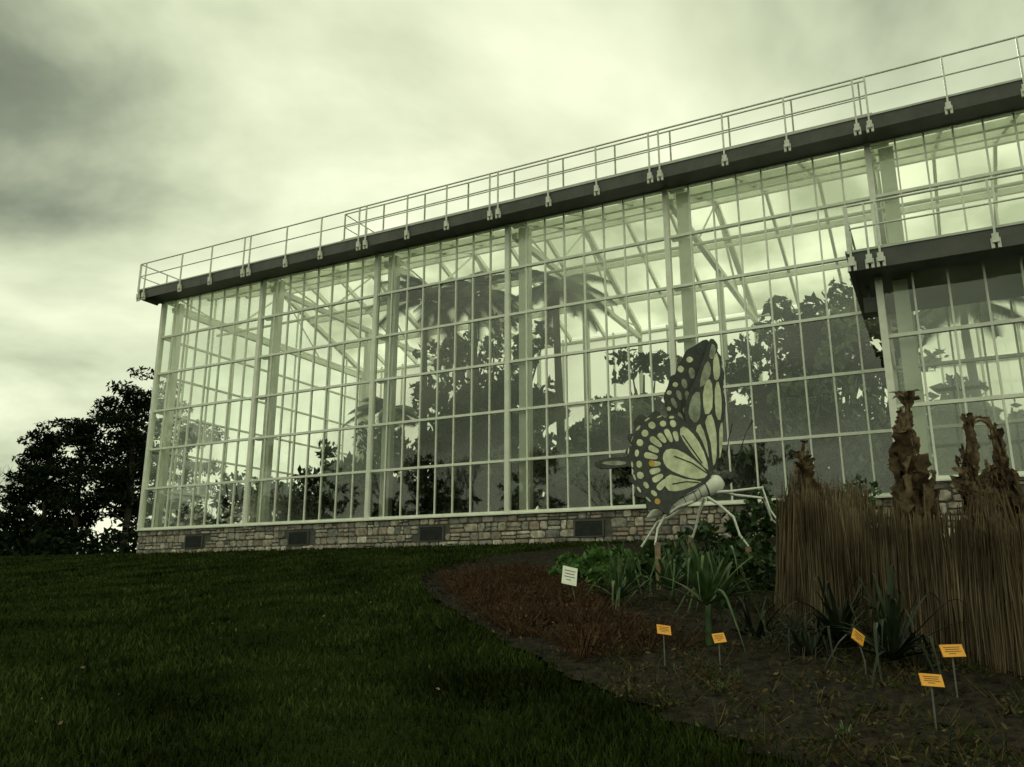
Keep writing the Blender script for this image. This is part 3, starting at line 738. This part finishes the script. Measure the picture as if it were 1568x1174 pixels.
legs=[([(1086,758),(1110,757),(1155,752),(1163,785),(1172,800),(1204,828)],-.14),([(1090,752),(1120,760),(1166,764),(1178,796),(1200,812)],.16),
      ([(1072,766),(1088,778),(1106,796),(1112,822),(1122,838)],-.2),([(1072,766),(1064,786),(1060,806),(1054,826)],.18),
      ([(1050,772),(1026,780),(1004,794),(992,812),(986,836)],-.16),([(1046,776),(1020,792),(1000,800),(975,836)],.16)]
for pts,yo in legs:
    n=len(pts)
    P=[(lp(*p)[0],yo*(.3+.7*i/(n-1))*1.8,lp(*p)[1]) for i,p in enumerate(pts)]
    g.tube(P,[.026,.022,.02,.017,.014,.012][:n],7,0)
    for i in range(1,n-1): 
        x,y,z=P[i]; g.tube([(x,y,z-.02),(x,y,z),(x,y,z+.02)],[.01,.026,.01],8,0)
g.build('legs',[bodym],bf)
g=MB()
for px,ptop,y in ((990,832,-.28),(1052,822,.3),(1122,838,-.34)):
    x,z=lp(px,ptop); gz=H(BO.x+x,BO.y+y)-BO.z-.2
    g.tube([(x,y,gz),(x,y,z-.02),(x,y,z)],[.045,.045,.03],9,0)
g.build('support_stakes',[woodm],bf)
# ------------------------------------------------------------------ world
w=bpy.data.worlds.new("World"); scene.world=w; w.use_nodes=True; nt=w.node_tree; nt.nodes.clear(); L=nt.links.new
out=nt.nodes.new('ShaderNodeOutputWorld')
tc=N(nt,'ShaderNodeTexCoord'); sp=nt.nodes.new('ShaderNodeSeparateXYZ'); L(tc.outputs['Generated'],sp.inputs[0])
zz=N(nt,'ShaderNodeMath',operation='MAXIMUM'); L(sp.outputs['Z'],zz.inputs[0]); zz.inputs[1].default_value=0
za=N(nt,'ShaderNodeMath',operation='ADD'); L(zz.outputs[0],za.inputs[0]); za.inputs[1].default_value=.22
dx=N(nt,'ShaderNodeMath',operation='DIVIDE');L(sp.outputs['X'],dx.inputs[0]);L(za.outputs[0],dx.inputs[1])
dy=N(nt,'ShaderNodeMath',operation='DIVIDE');L(sp.outputs['Y'],dy.inputs[0]);L(za.outputs[0],dy.inputs[1])
cv=nt.nodes.new('ShaderNodeCombineXYZ');L(dx.outputs[0],cv.inputs[0]);L(dy.outputs[0],cv.inputs[1]); cv.inputs[2].default_value=1.7
no=N(nt,'ShaderNodeTexNoise',Scale=1.35,Detail=6.0,Roughness=.52,Distortion=.25);L(cv.outputs[0],no.inputs['Vector'])
nrm=N(nt,'ShaderNodeVectorMath',operation='NORMALIZE');L(tc.outputs['Generated'],nrm.inputs[0])
def glow(az,el,lo,hi):
    v=(math.cos(math.radians(el))*math.sin(math.radians(az)),math.cos(math.radians(el))*math.cos(math.radians(az)),math.sin(math.radians(el)))
    d=N(nt,'ShaderNodeVectorMath',operation='DOT_PRODUCT');L(nrm.outputs[0],d.inputs[0]);d.inputs[1].default_value=v
    m=N(nt,'ShaderNodeMapRange');m.interpolation_type='SMOOTHSTEP';m.inputs[1].default_value=math.cos(math.radians(lo));m.inputs[2].default_value=math.cos(math.radians(hi));L(d.outputs['Value'],m.inputs[0]);return m.outputs[0]
def mad(a,k,c):
    n=N(nt,'ShaderNodeMath',operation='MULTIPLY_ADD');L(a,n.inputs[0]);n.inputs[1].default_value=k
    if isinstance(c,(int,float)): n.inputs[2].default_value=c
    else: L(c,n.inputs[2])
    return n.outputs[0]
f=mad(no.outputs['Fac'],2.1,-.58)
f=mad(glow(5,27,38,6),.46,f)           # sun behind thin cloud
f=mad(glow(-34,30,18,4),-.10,f)        # heavier cloud bank to the left
f=mad(glow(38,42,24,6),-.18,f)
f=mad(glow(180,50,95,40),.30,f)        # brighter sky behind the viewer
hz=N(nt,'ShaderNodeMapRange');hz.inputs[1].default_value=.02;hz.inputs[2].default_value=.36;hz.inputs[3].default_value=1;hz.inputs[4].default_value=0;L(sp.outputs['Z'],hz.inputs[0])
f=mad(hz.outputs[0],.38,f)
r=ramp(nt,[(0,(.085,.097,.066)),(.3,(.22,.25,.165)),(.6,(.53,.585,.385)),(1.0,(.88,.93,.66))]);L(f,r.inputs['Fac'])
bg1=N(nt,'ShaderNodeBackground',Strength=1.18);L(r.outputs[0],bg1.inputs[0])
sky=nt.nodes.new('ShaderNodeTexSky');sky.sky_type='NISHITA';sky.sun_disc=False;sky.sun_elevation=math.radians(32);sky.sun_rotation=math.radians(2)
bg2=N(nt,'ShaderNodeBackground',Strength=.08);L(sky.outputs[0],bg2.inputs[0])
mx=N(nt,'ShaderNodeMixShader',Fac=.93);L(bg2.outputs[0],mx.inputs[1]);L(bg1.outputs[0],mx.inputs[2]);L(mx.outputs[0],out.inputs[0])
sl=bpy.data.lights.new('sun','SUN');sl.energy=1.5;sl.angle=math.radians(14);sl.color=(1,.97,.82)
so=bpy.data.objects.new('sun',sl);COL.objects.link(so)
az,el=math.radians(2),math.radians(32)
d=-Vector((math.cos(el)*math.sin(az),math.cos(el)*math.cos(az),math.sin(el)))
so.rotation_euler=d.to_track_quat('-Z','Y').to_euler()
# ------------------------------------------------------------------ camera
cam=bpy.data.cameras.new("camera");co=bpy.data.objects.new("camera",cam);COL.objects.link(co);scene.camera=co
cam.sensor_width=36;cam.lens=28.56;cam.clip_end=3000;cam.clip_start=.05
co.location=(0,0,0);co.rotation_euler=(math.radians(104),0,0)
scene.view_settings.view_transform='Standard';scene.view_settings.look='None';scene.view_settings.exposure=0
